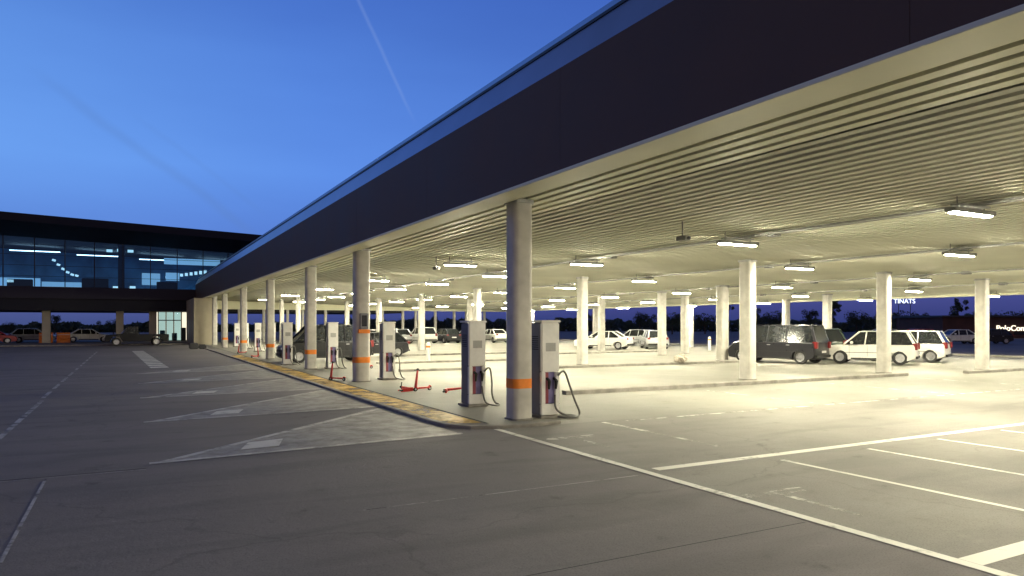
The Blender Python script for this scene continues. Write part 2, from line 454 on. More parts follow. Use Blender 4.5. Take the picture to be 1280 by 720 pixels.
# beige end block under the canopy
bw = empty('end_wall_block', (6.3, 79, 0)); tag(bw, 'plain beige rendered wall block closing the far end of the canopy', 'wall')
b = MB(); b.box(-.9, .9, -5, 4.9, 0, 4.49, .02); b.build('wall_panel', M['beige'], bw)
for k in (-4, -1.2, 1.6):
    b = MB(); b.box(-.93, -.903, k-.5, k+.5, .1, 2.4); b.build('door', M['galv'], bw)
b = MB(); b.box(-.35, .35, -5.03, -5.003, .1, 2.5); b.build('door', M['beige'], bw)

# ------------------------------------------------------------------ ceiling lights
def make_light():
    t = empty('ceiling_light')
    b = MB(); b.box(-.68, .68, -.11, .11, .035, .12, .012); b.build('housing', M['lampbody'], t)
    b = MB(); b.box(-.62, .62, -.06, .06, .012, .034, .006); b.build('diffuser', M['lamp'], t)
    for sx in (-.45, .45):
        b = MB(); b.tube([(sx, 0, .12), (sx, 0, .40)], .012, 6); b.build('rod', M['lampbody'], t)
    b = MB(); b.box(-.5, .5, -.11, .11, .17, .205, .01); b.build('bracket', M['galv'], t)
    return t
Lp = make_light()
rows = [('first', 14.45, [-4.5, 7.9, 13.9, 21.3, 28.2, 35.1, 42, 49, 56, 63, 70]),
        ('second', 21.0, [-1, 5.5, 11.9, 17.4, 26.1, 33, 40, 47, 54, 61, 68, 75]),
        ('third', 28.5, [4, 11, 17.7, 24.6, 32, 39, 46, 53, 60, 68, 75]),
        ('fourth', 35.0, [9, 15.5, 22, 29, 36, 43, 50, 58, 66, 74]),
        ('fifth', 41.0, [15, 21.5, 29, 37, 45, 54, 63, 72]),
        ('edge', 11.0, [24.7, 35.1, 46, 57, 68])]
rows.append(('added unseen', 9.4, [-6, 0.5]))  # extra lamps added out of view to brighten the foreground bays
ordn = ['first', 'second', 'third', 'fourth', 'fifth', 'sixth', 'seventh', 'eighth', 'ninth', 'tenth', 'eleventh', 'twelfth']
first = True
for rn, x, ys in rows:
    for i, y in enumerate(ys):
        loc = (x+random.uniform(-.1, .1), y+random.uniform(-.15, .15), cz(x)-.33)
        rz = R(random.uniform(-1.5, 1.5))
        lab = ('glowing tube light, %s lamp row from the dark fascia, %s from the near end' % (rn, ordn[i])) if rn != 'edge' else ('glowing tube light of the short row beside the outer columns, %s from the near end' % ordn[i])
        if first: o = Lp; first = False; o.location = loc; o.rotation_euler = (0, 0, rz); o['label'] = lab
        else: o = copy_tree(Lp, loc, rz, lab)
        tag(o, None, 'ceiling light', 'tube lights hung below the canopy ceiling')
# conduits on the ceiling along the rows
for nm, x, y0, y1 in (('nearest the fascia', 14.45, 3, 76), ('over the second column row', 21.0, 2, 76), ('over the parked vans', 28.5, 6, 76), ('near the rear edge', 35, 8, 76)):
    t = empty('conduit_run', (x, y0, cz(x)-.09)); tag(t, 'thin grey conduit run under the ribbed ceiling, %s' % nm, 'conduit', 'conduits along the ceiling')
    b = MB(); b.tube([(0.25, 0, 0), (0.25, y1-y0, 0)], .028, 8); b.box(-.02, .1, 0, y1-y0, -.03, .02); b.build('pipe', M['galv'], t, smooth=False)
    for k in range(int((y1-y0)/7)):
        b = MB(); b.box(.12, .38, -.14, .14, -.07, .05, .015); o = b.build('junction_box', M['lampbody'], t); o.location = (0, 3+k*7, 0)
# small camera on a stem
for (x, y, lab) in ((11.8, 13.2, 'small dark camera on a stem from the ribbed ceiling, in front of the lamps'), (10.2, 25, 'tiny ceiling camera near the second outer column')):
    t = empty('security_camera', (x, y, cz(x)-.42)); tag(t, lab, 'camera')
    b = MB(); b.tube([(0, 0, .06), (0, 0, .44)], .018, 6); b.build('stem', M['lampbody'], t)
    b = MB(); b.box(-.09, .09, -.2, .14, -.05, .06, .015); b.build('housing', M['lampbody'], t)
    b = MB(); b.tube([(0, -.2, 0), (0, -.235, 0)], .035, 10); b.build('lens', M['screen'], t)

# ------------------------------------------------------------------ charging stations
def make_charger(hose_side=1, loop=False, mirror=False):
    t = empty('charging_station'); W, D, Hh = .42, .50, 2.02
    b = MB(); b.box(-W/2, W/2, -D/2+.09, D/2, .06, Hh, .02); b.build('cabinet', M['cab_side'], t)
    # front shell with a recess
    b = MB()
    b.box(-W/2-.012, W/2+.012, -D/2, -D/2+.088, .98, Hh+.012, .02)
    b.box(-W/2-.012, -W/2+.085, -D/2, -D/2+.088, .30, .978, .01)
    b.box(W/2-.085, W/2+.012, -D/2, -D/2+.088, .30, .978, .01)
    b.box(-W/2-.012, W/2+.012, -D/2, -D/2+.088, .07, .298, .012)
    b.build('front_shell', M['cab_front'], t)
    b = MB(); b.box(-W/2+.09, -.02, -D/2+.06, -D/2+.087, .31, .97); b.build('red_panel', M['maroon'], t)
    b = MB(); b.box(-.018, W/2-.09, -D/2+.06, -D/2+.087, .31, .97); b.build('purple_panel', M['purple'], t)
    b = MB(); b.box(-.12, .12, -D/2-.006, -D/2-.001, 1.42, 1.60); sc_ = b.build('screen', M['panel'], t)
    b = MB()
    for q in range(7): b.box(-W/2-.006, -W/2-.001, -D/2+.16, D/2-.08, 1.45+q*.045, 1.47+q*.045)
    b.build('side_vent', M['rubber'], t)
    b = MB(); b.box(-W/2-.004, -W/2-.001, -D/2+.13, D/2-.03, .3, 1.35); b.build('side_door', M['cab_side'], t)
    b = MB(); b.box(-W/2-.03, W/2+.03, -D/2-.03, D/2+.03, Hh+.014, Hh+.06, .012); b.build('top_cap', M['cab_front'], t)
    b = MB(); b.box(-W/2-.06, W/2+.06, -D/2-.06, D/2+.06, 0, .058, .012); b.build('plinth', M['kerb'], t)
    for kx in (-.06, .11):
        b = MB(); b.tube([(kx, -D/2-.03, .62), (kx, -D/2-.05, .80)], [.022, .04], 8)
        b.tube([(kx, -D/2-.05, .80), (kx, -D/2+.055, .84)], .03, 8)
        g = b.build('plug', M['rubber'], t)
    s = hose_side
    pts = []
    P0 = Vector((s*W/2*.6, -D/2-.02, .95))
    if loop:
        ctrl = [(s*.16, -D/2-.03, .9), (s*.30, -D/2-.06, .99), (s*.42, -D/2-.08, .7), (s*.55, -D/2-.1, .35), (s*.66, -D/2-.1, .12),
                (s*.62, -D/2-.12, .035), (s*.42, -D/2-.28, .03), (s*.2, -D/2-.2, .03), (s*.16, -D/2-.02, .03), (s*.3, -D/2+.1, .035), (s*.5, -D/2+.02, .035), (s*.5, -D/2-.2, .04), (s*.25, -D/2-.25, .07), (s*.1, -D/2-.06, .2), (s*.08, -D/2-.04, .5)]
    else:
        ctrl = [(s*.16, -D/2-.03, .85), (s*.3, -D/2-.05, .93), (s*.37, -D/2-.03, .6), (s*.42, -D/2+.06, .3), (s*.52, -D/2+.1, .08), (s*.6, -D/2+.02, .03), (s*.4, -D/2-.14, .03), (s*.18, -D/2-.07, .12), (s*.1, -D/2-.04, .5)]
    ctrl = [Vector(c) for c in ctrl]
    for i in range(len(ctrl)-1):
        p0, p1, p2, p3 = ctrl[max(i-1, 0)], ctrl[i], ctrl[i+1], ctrl[min(i+2, len(ctrl)-1)]
        for q in range(5):
            u = q/5
            pts.append(.5*((2*p1)+(p2-p0)*u+(2*p0-5*p1+4*p2-p3)*u*u+(3*p1-p0-3*p2+p3)*u**3))
    pts.append(ctrl[-1])
    b = MB(); b.tube(pts, .022, 7); b.build('hose', M['hose'], t, smooth=True)
    return t
CG = 'charging stations standing along the outer columns'
c2 = make_charger(1, True); c2.location = (7.88, 13.15, 0)
tag(c2, 'charging station with coiled hose, half hidden behind the nearest orange banded column', 'charging station', CG)
c1 = make_charger(1, False); c1.location = (7.40, 15.75, 0)
tag(c1, 'free standing charging station just left of the nearest column, purple and red panel', 'charging station', CG)
chs = [(8.15, 24.6, 'charging station right of the thick second column with the dark box'),
       (7.95, 31.7, 'charging station right of the third outer column, beside the black van'),
       (7.0, 37.2-2.0, 'pale charging station in front of the nose of the black van'),
       (8.1, 43.4, 'small far charging station near the fourth outer column'),
       (8.2, 48.5, 'small far charging station midway between fourth and fifth outer columns'),
       (8.2, 54.2, 'small far charging station beside the fifth outer column'),
       (8.2, 60.5, 'small far charging station midway between fifth and sixth outer columns'),
       (8.3, 66.5, 'smallest charging station, last one before the beige wall')]
for x, y, lab in chs:
    if lab.startswith('pale'):
        x, y = 6.75, 35.6
    copy_tree(c1, (x, y, 0), R(random.uniform(-3, 3)), lab)

# notice box on the second column
t = empty('notice_box', (7.1, 24.25-.262-.058, 1.62)); tag(t, 'dark narrow box with orange foot strapped to the thick second outer column', 'notice box')
b = MB(); b.box(-.14, .14, -.05, .055, .2, .75, .015); b.build('box_body', M['cab_side'], t)
b = MB(); b.box(-.2, .2, -.06, .055, .06, .195, .01); b.build('orange_foot', M['orange'], t)
b = MB(); b.box(-.09, .09, -.055, -.051, .3, .68); b.build('face_plate', M['screen'], t)

# ------------------------------------------------------------------ scooters
def make_scooter():
    t = empty('kick_scooter')
    b = MB(); b.box(-.42, .28, -.10, .10, .11, .19, .02); b.build('deck', M['red'], t)
    b = MB(); b.tube([(.28, 0, .13), (.42, 0, .2), (.36, 0, .62), (.30, 0, 1.0)], [.06, .07, .055, .04], 8); b.build('stem', M['red'], t, smooth=True)
    b = MB(); b.tube([(.30, -.24, 1.0), (.29, 0, 1.02), (.30, .24, 1.0)], .018, 8); h = b.build('handlebar', M['rubber'], t)
    b = MB(); b.box(.24, .34, -.05, .05, .98, 1.10, .02); b.build('display', M['rubber'], h)
    for x in (-.46, .44):
        b = MB(); b.tube([(x, -.028, .1), (x, .028, .1)], .1, 16); w = b.build('wheel', M['rubber'], t)
        b = MB(); b.tube([(x, -.032, .1), (x, .032, .1)], .045, 10); b.build('hub', M['rim'], w)
    b = MB(); b.tube([(-.36, 0, .16), (-.46, 0, .235), (-.57, 0, .18)], .03, 6); b.build('mudguard', M['red'], t)
    return t
SG = 'red kick scooters left on the kerb side floor'
s1 = make_scooter(); s1.scale = (.62, .62, .62); s1.location = (7.72, 20.0, 0); s1.rotation_euler = (0, 0, R(200)); tag(s1, 'red kick scooter standing upright on the pale floor between two charging stations', 'scooter', SG)
s2 = copy_tree(s1, (8.05, 19.2, .05), 0, 'red kick scooter lying on its side right of the upright one'); s2.rotation_euler = (R(84), 0, R(65))
s3 = copy_tree(s1, (7.3, 19.9, .05), 0, 'red kick scooter tipped over left of the upright one'); s3.rotation_euler = (R(-86), 0, R(20))
copy_tree(s1, (6.45, 25.0, 0), R(130), 'red kick scooter parked left of the thick second column')
copy_tree(s1, (6.6, 44.5, 0), R(40), 'far red kick scooter leaning by the fourth outer column')
copy_tree(s1, (6.7, 51.0, 0), R(200), 'far red kick scooter before the fifth outer column')
copy_tree(s1, (9.3, 31.2, 0), R(170), 'red kick scooter just right of the third charging station')

# ------------------------------------------------------------------ cars
def wheel_parts(t, x, y, r, side):
    b = MB(); n = 20; w = .21
    prof = [(r*.62, -w/2), (r*.94, -w/2), (r, -w*.32), (r, w*.32), (r*.94, w/2), (r*.62, w/2)]
    rings = [[b.bm.verts.new((x+p*math.cos(2*PI*k/n), y+q, r+p*math.sin(2*PI*k/n))) for k in range(n)] for p, q in prof]
    for i in range(len(prof)):
        A, B = rings[i], rings[(i+1) % len(prof)]
        for k in range(n): b.bm.faces.new((A[k], A[(k+1) % n], B[(k+1) % n], B[k]))
    wh = b.build('wheel', M['rubber'], t, smooth=True)
    b = MB(); yo = y+side*w*.38
    for k in range(5):
        a = 2*PI*k/5; ca, sa = math.cos(a), math.sin(a)
        p = Vector((x, yo, r)); d = Vector((ca, 0, sa)); e = Vector((-sa, 0, ca))
        b.poly([p+d*r*.12-e*.035, p+d*r*.62-e*.05, p+d*r*.62+e*.05, p+d*r*.12+e*.035])
    b.tube([(x, yo-.03*side, r), (x, yo+.02*side, r)], r*.17, 10)
    for k in range(n):
        a0, a1 = 2*PI*k/n, 2*PI*(k+1)/n
        P = lambda q, a, o: (x+q*r*math.cos(a), yo+o*side, r+q*r*math.sin(a))
        b.poly([P(.54, a0, .01), P(.64, a0, .02), P(.64, a1, .02), P(.54, a1, .01)])
    b.tube([(x, y-side*.02, r), (x, y, r)], r*.6, 16)
    b.build('rim', M['rim'], wh)

def make_car(kind, col, name):
    S = {  # L, W, H, hood z, belt z, windshield base x, roof front x, roof rear x, rear base x, wheel r
        'suv':   dict(L=4.6, W=1.86, H=1.74, hood=1.02, belt=1.08, wb=1.15, rf=.45, rr=-1.85, rb=-2.2, r=.36, nose=.78),
        'van':   dict(L=4.8, W=1.92, H=1.96, hood=1.12, belt=1.12, wb=1.60, rf=.85, rr=-2.10, rb=-2.33, r=.35, nose=.80),
        'hatch': dict(L=4.2, W=1.78, H=1.50, hood=.92, belt=.96, wb=1.0, rf=.25, rr=-1.45, rb=-1.98, r=.32, nose=.68),
        'sedan': dict(L=4.6, W=1.80, H=1.44, hood=.92, belt=.95, wb=1.0, rf=.30, rr=-1.0, rb=-1.75, r=.32, nose=.66)}[kind]
    L, W, H = S['L'], S['W'], S['H']; r = S['r']; hl = L/2; g = .24
    xf, xr = hl-.88, -hl+.80
    def arch(cx):
        return [(cx+(r+.07)*math.cos(a), r+(r+.07)*math.sin(a)) for a in [R(-20+k*220/8) for k in range(9)]]
    tail = S['belt']-.02
    if kind == 'sedan': deck_ = [(-hl+.04, .93), (S['rb']-.02, .97)]
    else: deck_ = [(-hl+.05, tail-.1), (S['rb'], tail)]
    top = [(hl-.02, .42), (hl, .55), (hl-.05, S['nose']), (hl-.35, S['hood']-.07), (S['wb'], S['hood'])]
    out = [(-hl+.04, .34)] + [( -hl, .5)] + deck_ + [(-.2, S['belt'])] + top[::-1]
    out = out + [(hl-.06, g+.02)] + arch(xf)[0:] + [(xf-r-.16, g), (xr+r+.16, g)] + arch(xr)[0:] + [(-hl+.1, g+.06)]
    # arches run from right to left along the underside
    yl = [-W/2, -W/2+.05, -W/2+.22, 0, W/2-.22, W/2-.05, W/2]
    def outline(i, y):
        e = abs(y)/(W/2); ins = 1-.022*(e > .99)
        plan = 1-.045*e**4
        res = []
        for x, z in out:
            zz = z
            if z > .6: zz = z-.05*(e > .9)-.02*(e > .99)+.015*(1-e)
            res.append((x*(plan if abs(x) > hl*.6 else 1)*1, zz if z > .5 else z+.02*(e > .99)))
        return res
    t = empty(name)
    P = carpaint(col)
    MB().prism(outline, yl).build('body', P, t, smooth=True)
    # greenhouse
    z0, z1 = S['belt']-.05, H-.045
    wi0, wi1 = W/2-.075, W/2-.24
    base = [(S['wb']+.08, z0), (S['rb']-.03, z0)]; roof = [(S['rf'], z1), (S['rr'], z1)]
    b = MB()
    lo = [(base[0][0], -wi0*.93, z0), (.5, -wi0, z0), (S['rb']*.8, -wi0, z0), (base[1][0], -wi0*.88, z0)]
    hi = [(roof[0][0], -wi1*.93, z1-.02), (roof[0][0]-.4, -wi1, z1), (S['rr']*.8, -wi1, z1), (roof[1][0], -wi1*.9, z1-.02)]
    lo = lo+[(x, -y, z) for x, y, z in lo[::-1]]; hi = hi+[(x, -y, z) for x, y, z in hi[::-1]]
    vl = [b.bm.verts.new(p) for p in lo]; vh = [b.bm.verts.new(p) for p in hi]
    for k in range(8): b.bm.faces.new((vl[k], vl[(k+1) % 8], vh[(k+1) % 8], vh[k]))
    b.bm.faces.new(vh); b.bm.faces.new(vl[::-1])
    b.build('windows', M['glass_car'], t)
    # roof
    b = MB(); gr = 1.02
    r0 = [b.bm.verts.new((x*1.01, y*gr, z+.005)) for x, y, z in hi]
    r1 = [b.bm.verts.new((x*1.0, y*.99, z+.045)) for x, y, z in hi]
    r2 = [b.bm.verts.new((x*.9, y*.8, H)) for x, y, z in hi]
    for A, B in ((r0, r1), (r1, r2)):
        for k in range(8): b.bm.faces.new((A[k], A[(k+1) % 8], B[(k+1) % 8], B[k]))
    b.bm.faces.new(r2); b.bm.faces.new(r0[::-1])
    b.build('roof', P, t, smooth=True)
    # pillars
    for s in (-1, 1):
        prs = [(base[0][0]-.0, S['rf']+.0, .05), (.18, .1, .035), (-.85, -.85, .035) if kind != 'sedan' else (-.7, -.7, .035), (base[1][0]+.06, S['rr']+.06, .07)]
        for k, (xa, xb, w) in enumerate(prs):
            f0 = .93 if k == 0 else (.88 if k == 3 else 1.0)
            b = MB(); b.tube([(xa, s*(wi0*f0+.008), z0), (xb, s*(wi1*(f0 if k else .93)+.008), z1+.01)], w, 6); b.build('pillar', P, t)
    for xx in (xf, xr):
        for s in (-1, 1): wheel_parts(t, xx, s*(W/2-.13), r, s)
    for s in (-1, 1):
        b = MB(); b.box(hl-.30, hl-.02, s*(W/2-.36)-.16, s*(W/2-.36)+.16, S['nose']-.13, S['nose']+.02, .03); b.build('headlight', M['headlight'], t)
        b = MB(); b.box(-hl-.012, -hl+.22, s*(W/2-.19)-.11, s*(W/2-.19)+.11, .78, .78+(.34 if kind in ('van', 'suv') else .16), .02); b.build('taillight', M['taillight'], t)
        b = MB(); b.box(S['wb']-.42, S['wb']-.27, s*(W/2+.08)-.09, s*(W/2+.08)+.09, S['belt']-.02, S['belt']+.13, .03); b.build('mirror', P, t)
        for hx in (.15, -.85):
            b = MB(); b.box(hx-.22, hx-.04, s*(W/2+.003)-.015, s*(W/2+.003)+.015, S['belt']-.19, S['belt']-.16, .006); b.build('door_handle', M['rim'] if sum(col) < .3 else P, t)
        b = MB(); b.box(xr+r+.2, xf-r-.2, s*(W/2-.01)-.02, s*(W/2-.01)+.02, .26, .34, .01); b.build('sill', M['rubber'], t)
    b = MB()
    for s in (-1, 1):
        for gx in (xf-r-.12, .05, -.80):
            b.box(gx-.006, gx+.006, s*(W/2-.004)-.006, s*(W/2-.004)+.006, .40, S['belt']-.08)
        b.box(-hl*.62, hl*.62, s*(W/2-.002)-.008, s*(W/2-.002)+.008, .60, .625) if kind != 'sedan' else None
    b.build('door_gap', M['rubber'], t)
    b = MB(); b.box(hl-.06, hl+.012, -.55, .55, .34, .5, .02); b.box(hl-.09, hl+.005, -.42, .42, .56, .68, .02); b.build('grille', M['rubber'], t)
    b = MB(); b.box(-hl-.015, -hl+.1, -W/2+.12, W/2-.12, .33, .46, .02); b.build('rear_bumper', M['rubber'], t)
    b = MB(); b.box(-hl-.022, -hl-.001, -.25, .25, .56, .67, .004); b.build('number_plate', M['headlight'], t)
    return t

def put(t, x, y, deg, label, cat='car', group=None):
    t.location = (x, y, 0); t.rotation_euler = (0, 0, R(deg)); tag(t, label, cat, group); return t
WHT, BLK, CHR, GRN, SIL = (.72, .71, .66), (.012, .012, .014), (.022, .022, .026), (.03, .045, .035), (.40, .41, .42)
bv = put(make_car('van', BLK, 'minivan'), 9.15, 38.0, 180, 'black minivan parked behind the third outer column, nose toward the kerb', 'van')
put(make_car('van', CHR, 'parked_car'), 29.8, 26.1, 106, 'dark charcoal estate parked leftmost of the vehicles at the right, behind a column')['label'] = 'dark charcoal tall car, leftmost of the vehicle group at the right'
put(make_car('suv', GRN, 'parked_car'), 34.9, 27.9, 62, 'dark green off-roader between the charcoal car and the white one')
w1 = put(make_car('suv', WHT, 'parked_car'), 32.7, 23.2, 118, 'white off-roader left of the thin column at the right, beside the dark green one')
w2 = put(make_car('suv', (.70, .69, .63), 'parked_car'), 36.6, 23.6, 112, 'white off-roader at the right end of the group, rear corner toward us')
w1.scale = (.92, .92, .95); w2.scale = (.92, .92, .95)
w1.location.x += .25; w1.location.y -= .2
sd = put(make_car('sedan', WHT, 'parked_car'), 33.4, 46.6, 125, 'white saloon behind the centre column, front wheel in view')
ht = put(make_car('hatch', SIL, 'parked_car'), 37.6, 45.5, 60, 'silver hatchback just right of the white saloon')
dk = put(make_car('hatch', CHR, 'parked_car'), 13.0, 42.0, 180, 'black hatchback behind the black minivan')
FG = 'far cars in the back rows under the canopy'
far = [(sd, 21.5, 70, 95, 'far white saloon left of the others in the back row'), (ht, 24.2, 69.5, 88, 'far silver hatchback second in the back row'),
       (w1, 27.0, 70, 92, 'far white off-roader in the middle of the back row'), (dk, 29.6, 69.7, 90, 'far dark hatchback between the white and silver cars of the back row'),
       (ht, 32.4, 70, 94, 'far silver hatchback right of the dark one in the back row'), (sd, 35.2, 69.6, 90, 'far white saloon near the right of the back row'),
       (w2, 38.2, 70, 85, 'far white off-roader rightmost in the back row'), (ht, 41.0, 52, 100, 'silver hatchback by the rear edge, beyond the white saloon'),
       (dk, 44.5, 36, 80, 'dark hatchback at the rear edge left of the charcoal car')]
for src, x, y, d, lab in far:
    o = copy_tree(src, (x, y, 0), R(d), lab); o['group'] = FG
# cars beyond the parking and at the left under the terminal
RG = 'cars beyond the canopy by the low shop'
rd = put(make_car('hatch', (.42, .03, .03), 'parked_car'), 70, 44, 150, 'red hatchback parked in the dark before the low shop', 'car', RG)
o = copy_tree(ht, (66.5, 45.5, 0), R(140), 'silver hatchback in the dark left of the red one'); o['group'] = RG
o = copy_tree(sd, (73.5, 42, 0), R(155), 'pale saloon in the dark right of the red one'); o['group'] = RG
o = copy_tree(dk, (76.5, 40.5, 0), R(150), 'dark hatchback in the dark beside the low shop sign'); o['group'] = RG
TG = 'vehicles under the terminal bridge'
copy_tree(rd, (-12.2, 88, 0), R(10), 'red hatchback at the left edge under the terminal bridge')['group'] = TG
copy_tree(sd, (-4.0, 92, 0), R(5), 'white saloon behind the parked dark pickup under the terminal bridge')['group'] = TG
copy_tree(ht, (-9.2, 93, 0), R(0), 'silver hatchback right of the red car under the terminal bridge')['group'] = TG

# dark pickup with a trailer bed under the terminal bridge
def make_pickup(col):
    t = empty('pickup_truck'); P = carpaint(col); W = 1.9
    out = [(-2.6, .5), (-2.6, 1.05), (-.2, 1.05), (-.2, 1.12), (1.25, 1.12), (2.5, 1.0), (2.6, .75), (2.6, .42), (2.2, .4), (1.95, .85), (1.4, .85), (1.15, .4), (-1.05, .4), (-1.3, .85), (-1.85, .85), (-2.1, .4), (-2.5, .42)]
    MB().prism(lambda i, y: out, [-W/2, W/2]).build('body', P, t)
    b = MB(); b.box(-2.5, -.3, -.86, .86, 1.0, 1.055); b.build('bed_liner', M['rubber'], t)
    b = MB()
    gl = [(-.15, 1.1), (-.05, 1.72), (.75, 1.72), (1.3, 1.1)]
    b.prism(lambda i, y: gl, [-.82, .82]).build('windows', M['glass_car'], t)
    b = MB(); b.box(-.12, .82, -.78, .78, 1.725, 1.78, .02); b.build('roof', P, t)
    for xx in (1.67, -1.58):
        for s in (-1, 1): wheel_parts(t, xx, s*(W/2-.12), .38, s)
    for s in (-1, 1):
        b = MB(); b.box(2.5, 2.615, s*.7-.18, s*.7+.18, .74, .9, .02); b.build('headlight', M['headlight'], t)
        b = MB(); b.box(-2.615, -2.56, s*.85-.07, s*.85+.07, .75, 1.02, .01); b.build('taillight', M['taillight'], t)
    return t
put(make_pickup(BLK), 0.6, 74.3, 182, 'black pickup truck parked sideways before the terminal entrance', 'pickup')

# low dark block at the kerb end, cones, sack, white bollards
t = empty('kerb_block', (4.75, 62.3, 0)); tag(t, 'low dark block on the asphalt at the far end of the kerb', 'block')
b = MB(); b.box(-.55, .1, -.5, .5, 0, .48, .06); b.build('block_body', M['dark'], t)
b = MB(); b.box(.13, .7, -.4, .4, 0, .36, .08); b.build('block_foot', M['dark'], t)
def make_cone():
    t = empty('traffic_cone'); b = MB(); b.tube([(0, 0, .04), (0, 0, .75)], [.17, .035], 14); b.build('cone_body', M['hazard'], t, smooth=True)
    b = MB(); b.tube([(0, 0, .36), (0, 0, .5)], [.119, .09], 14); b.build('white_band', M['cab_front'], t)
    b = MB(); b.box(-.22, .22, -.22, .22, 0, .04, .01); b.build('foot', M['rubber'], t); return t
cn = make_cone(); cn.location = (8.9, 45.6, 0); tag(cn, 'orange traffic cone behind the fourth outer column', 'cone')
# orange barrier units left under the terminal
for i, (x, y, lab) in enumerate(((-7.6, 87.5, 'orange plastic road barrier beside the terminal bridge pier'), (-6.1, 88.0, 'orange plastic road barrier, right one of the pair by the bridge pier'))):
    t = empty('road_barrier', (x, y, 0)); tag(t, lab, 'barrier', 'orange barriers under the bridge')
    MB().prism(lambda i, y: [(-.3, 0), (.3, 0), (.26, .25), (.12, .5), (.1, 1.1), (-.1, 1.1), (-.12, .5), (-.26, .25)], [-.6, .6]).build('shell', M['hazard'], t, rz=R(90))
    b = MB(); b.box(-.55, .55, -.108, -.103, .7, .9); b.build('white_band', M['cab_front'], t)
t = empty('cloth_bundle', (24.0, 27.0, .12)); tag(t, 'small pale crumpled bundle lying on the kerb behind the first kerb strip', 'bundle')
bm = bmesh.new(); bmesh.ops.create_icosphere(bm, subdivisions=3, radius=.3)
for v in bm.verts:
    v.co += v.co.normalized()*noise.noise(v.co*6)*.14; v.co.z = max(-.0, v.co.z*.8+.16)
b = MB(); b.join(bm); b.build('folded_cloth', M['cloth'], t, smooth=True)
def make_bollard():
    t = empty('bollard'); b = MB(); b.tube([(0, 0, 0), (0, 0, .95), (0, 0, 1.02), (0, 0, 1.05)], [.11, .11, .085, .03], 12); b.build('post', M['cab_front'], t, smooth=True)
    b = MB(); b.tube([(0, 0, .78), (0, 0, .88)], .114, 12); b.build('reflector', M['orange'], t); return t
bo = make_bollard(); bo.location = (36.0, 39.8, 0); tag(bo, 'white bollard at the rear, left one of the pair right of the silver hatchback', 'bollard', 'white bollards at the rear')
copy_tree(bo, (38.6, 40.2, 0), 0, 'white bollard at the rear, right one of the pair right of the silver hatchback')
copy_tree(bo, (13.6, 34.4, 0), 0, 'white bollard at the end of the short kerb behind the near charging station')
copy_tree(bo, (16.9, 47.6, 0), 0, 'white bollard far back between the inner columns')

# ------------------------------------------------------------------ terminal building
tm = empty('terminal_building', (-8, 84, 0)); tag(tm, 'dark terminal with blue glass hall on a raised bridge and long sloping roof edge', 'terminal')
def tpart(mb_, name, mat, par=None):
    o = mb_.build(name, mat, None); o.parent = tm; o.matrix_parent_inverse = Matrix.Translation((8, -84, 0)); return o
TX0, TX1 = -52, 30
b = MB(); b.box(TX0, TX1, 84.2, 100, 3.35, 5.55); tpart(b, 'bridge_slab', M['termroof'])
b = MB(); b.box(TX0, TX1, 84.0, 84.198, 4.55, 5.72); tpart(b, 'slab_edge', M['slabedge'])
b = MB(); b.box(TX0, TX1, 84.3, 99.9, 5.56, 5.70); tpart(b, 'hall_floor', M['termwall'])
b = MB(); b.box(TX0, TX1, 99.5, 99.8, 5.71, 11.5); tpart(b, 'hall_rear_wall', M['termwall'])
# roof: sloping wedge, front edge overhanging
b = MB()
def rz_(x): return 12.35-.036*(x+10.5)
for (x0, x1) in ((TX0, TX1),):
    f = [(79.6, -.0), (79.6, -.75), (84.0, -1.75), (101, -1.75), (101, 0.1)]
    A = [b.bm.verts.new((x0, yy, rz_(x0)+zz)) for yy, zz in f]; B = [b.bm.verts.new((x1, yy, rz_(x1)+zz)) for yy, zz in f]
    for k in range(5): b.bm.faces.new((A[k], A[(k+1) % 5], B[(k+1) % 5], B[k]))
    b.bm.faces.new(A[::-1]); b.bm.faces.new(B)
tpart(b, 'roof', M['termroof'])
x = -10.8-2.55*13; k = 0
ztop = lambda x: rz_(x)-1.76
while x < 24:
    b = MB(); b.poly([(x+.04, 84.06, 5.73), (x+2.51, 84.06, 5.73), (x+2.51, 84.06, ztop(x+2.5)), (x+.04, 84.06, ztop(x))])
    p = tpart(b, 'window', M['glass'])
    b = MB(); b.box(x-.04, x+.04, 84.0, 84.16, 5.73, ztop(x)); 
    for zz in (6.75, 7.8, 8.85, 9.85):
        if zz < ztop(x+2.5): b.box(x+.042, x+2.508, 84.07, 84.12, zz-.02, zz+.02)
    tpart(b, 'mullion', M['mullion'])
    x += 2.55; k += 1
for cx in (-46, -38, -30, -22, -14.5, -7.4, -.9, 2.2):
    b = MB(); b.box(cx-.35, cx+.35, 85.2, 86.0, 0, 3.345, .03); tpart(b, 'bridge_pier', M['beige'])
for cx in (-0.75, ):
    b = MB(); b.box(cx-.3, cx+.3, 84.5, 85.1, 5.71, 10.2); tpart(b, 'inner_column', M['mullion'])
# lit things inside the hall
for k in range(9):
    x0 = -30+k*6.2
    b = MB(); b.box(x0, x0+4.6, 93, 93.7, rz_(x0+4.6)-2.25, rz_(x0+4.6)-2.22); tpart(b, 'hall_lamp_or_fill', M['hall_fill'])  # ceiling strips added to brighten the glass hall
rr = random.Random(3)
def lit(x0, x1, y, z0, z1, mat='termpanel', name='lit_panel'):
    b = MB(); b.box(x0, x1, y, y+.1, z0, z1); tpart(b, name, M[mat])
lit(-14, -8.6, 93, 6.1, 7.0); lit(-8.2, -2.9, 90, 5.9, 6.5); lit(1.2, 3.0, 88, 6.3, 7.6)
lit(3.5, 9.5, 91, 8.9, 9.6); lit(10.2, 16, 91, 8.8, 9.5); lit(3.6, 5.0, 89, 6.9, 7.8, 'termpanel')
for k in range(9):
    lit(3.6+k*.5, 3.9+k*.5, 89.5, 7.2+.08*k, 7.45+.1*k, 'termlamp', 'hall_lamp_or_fill')
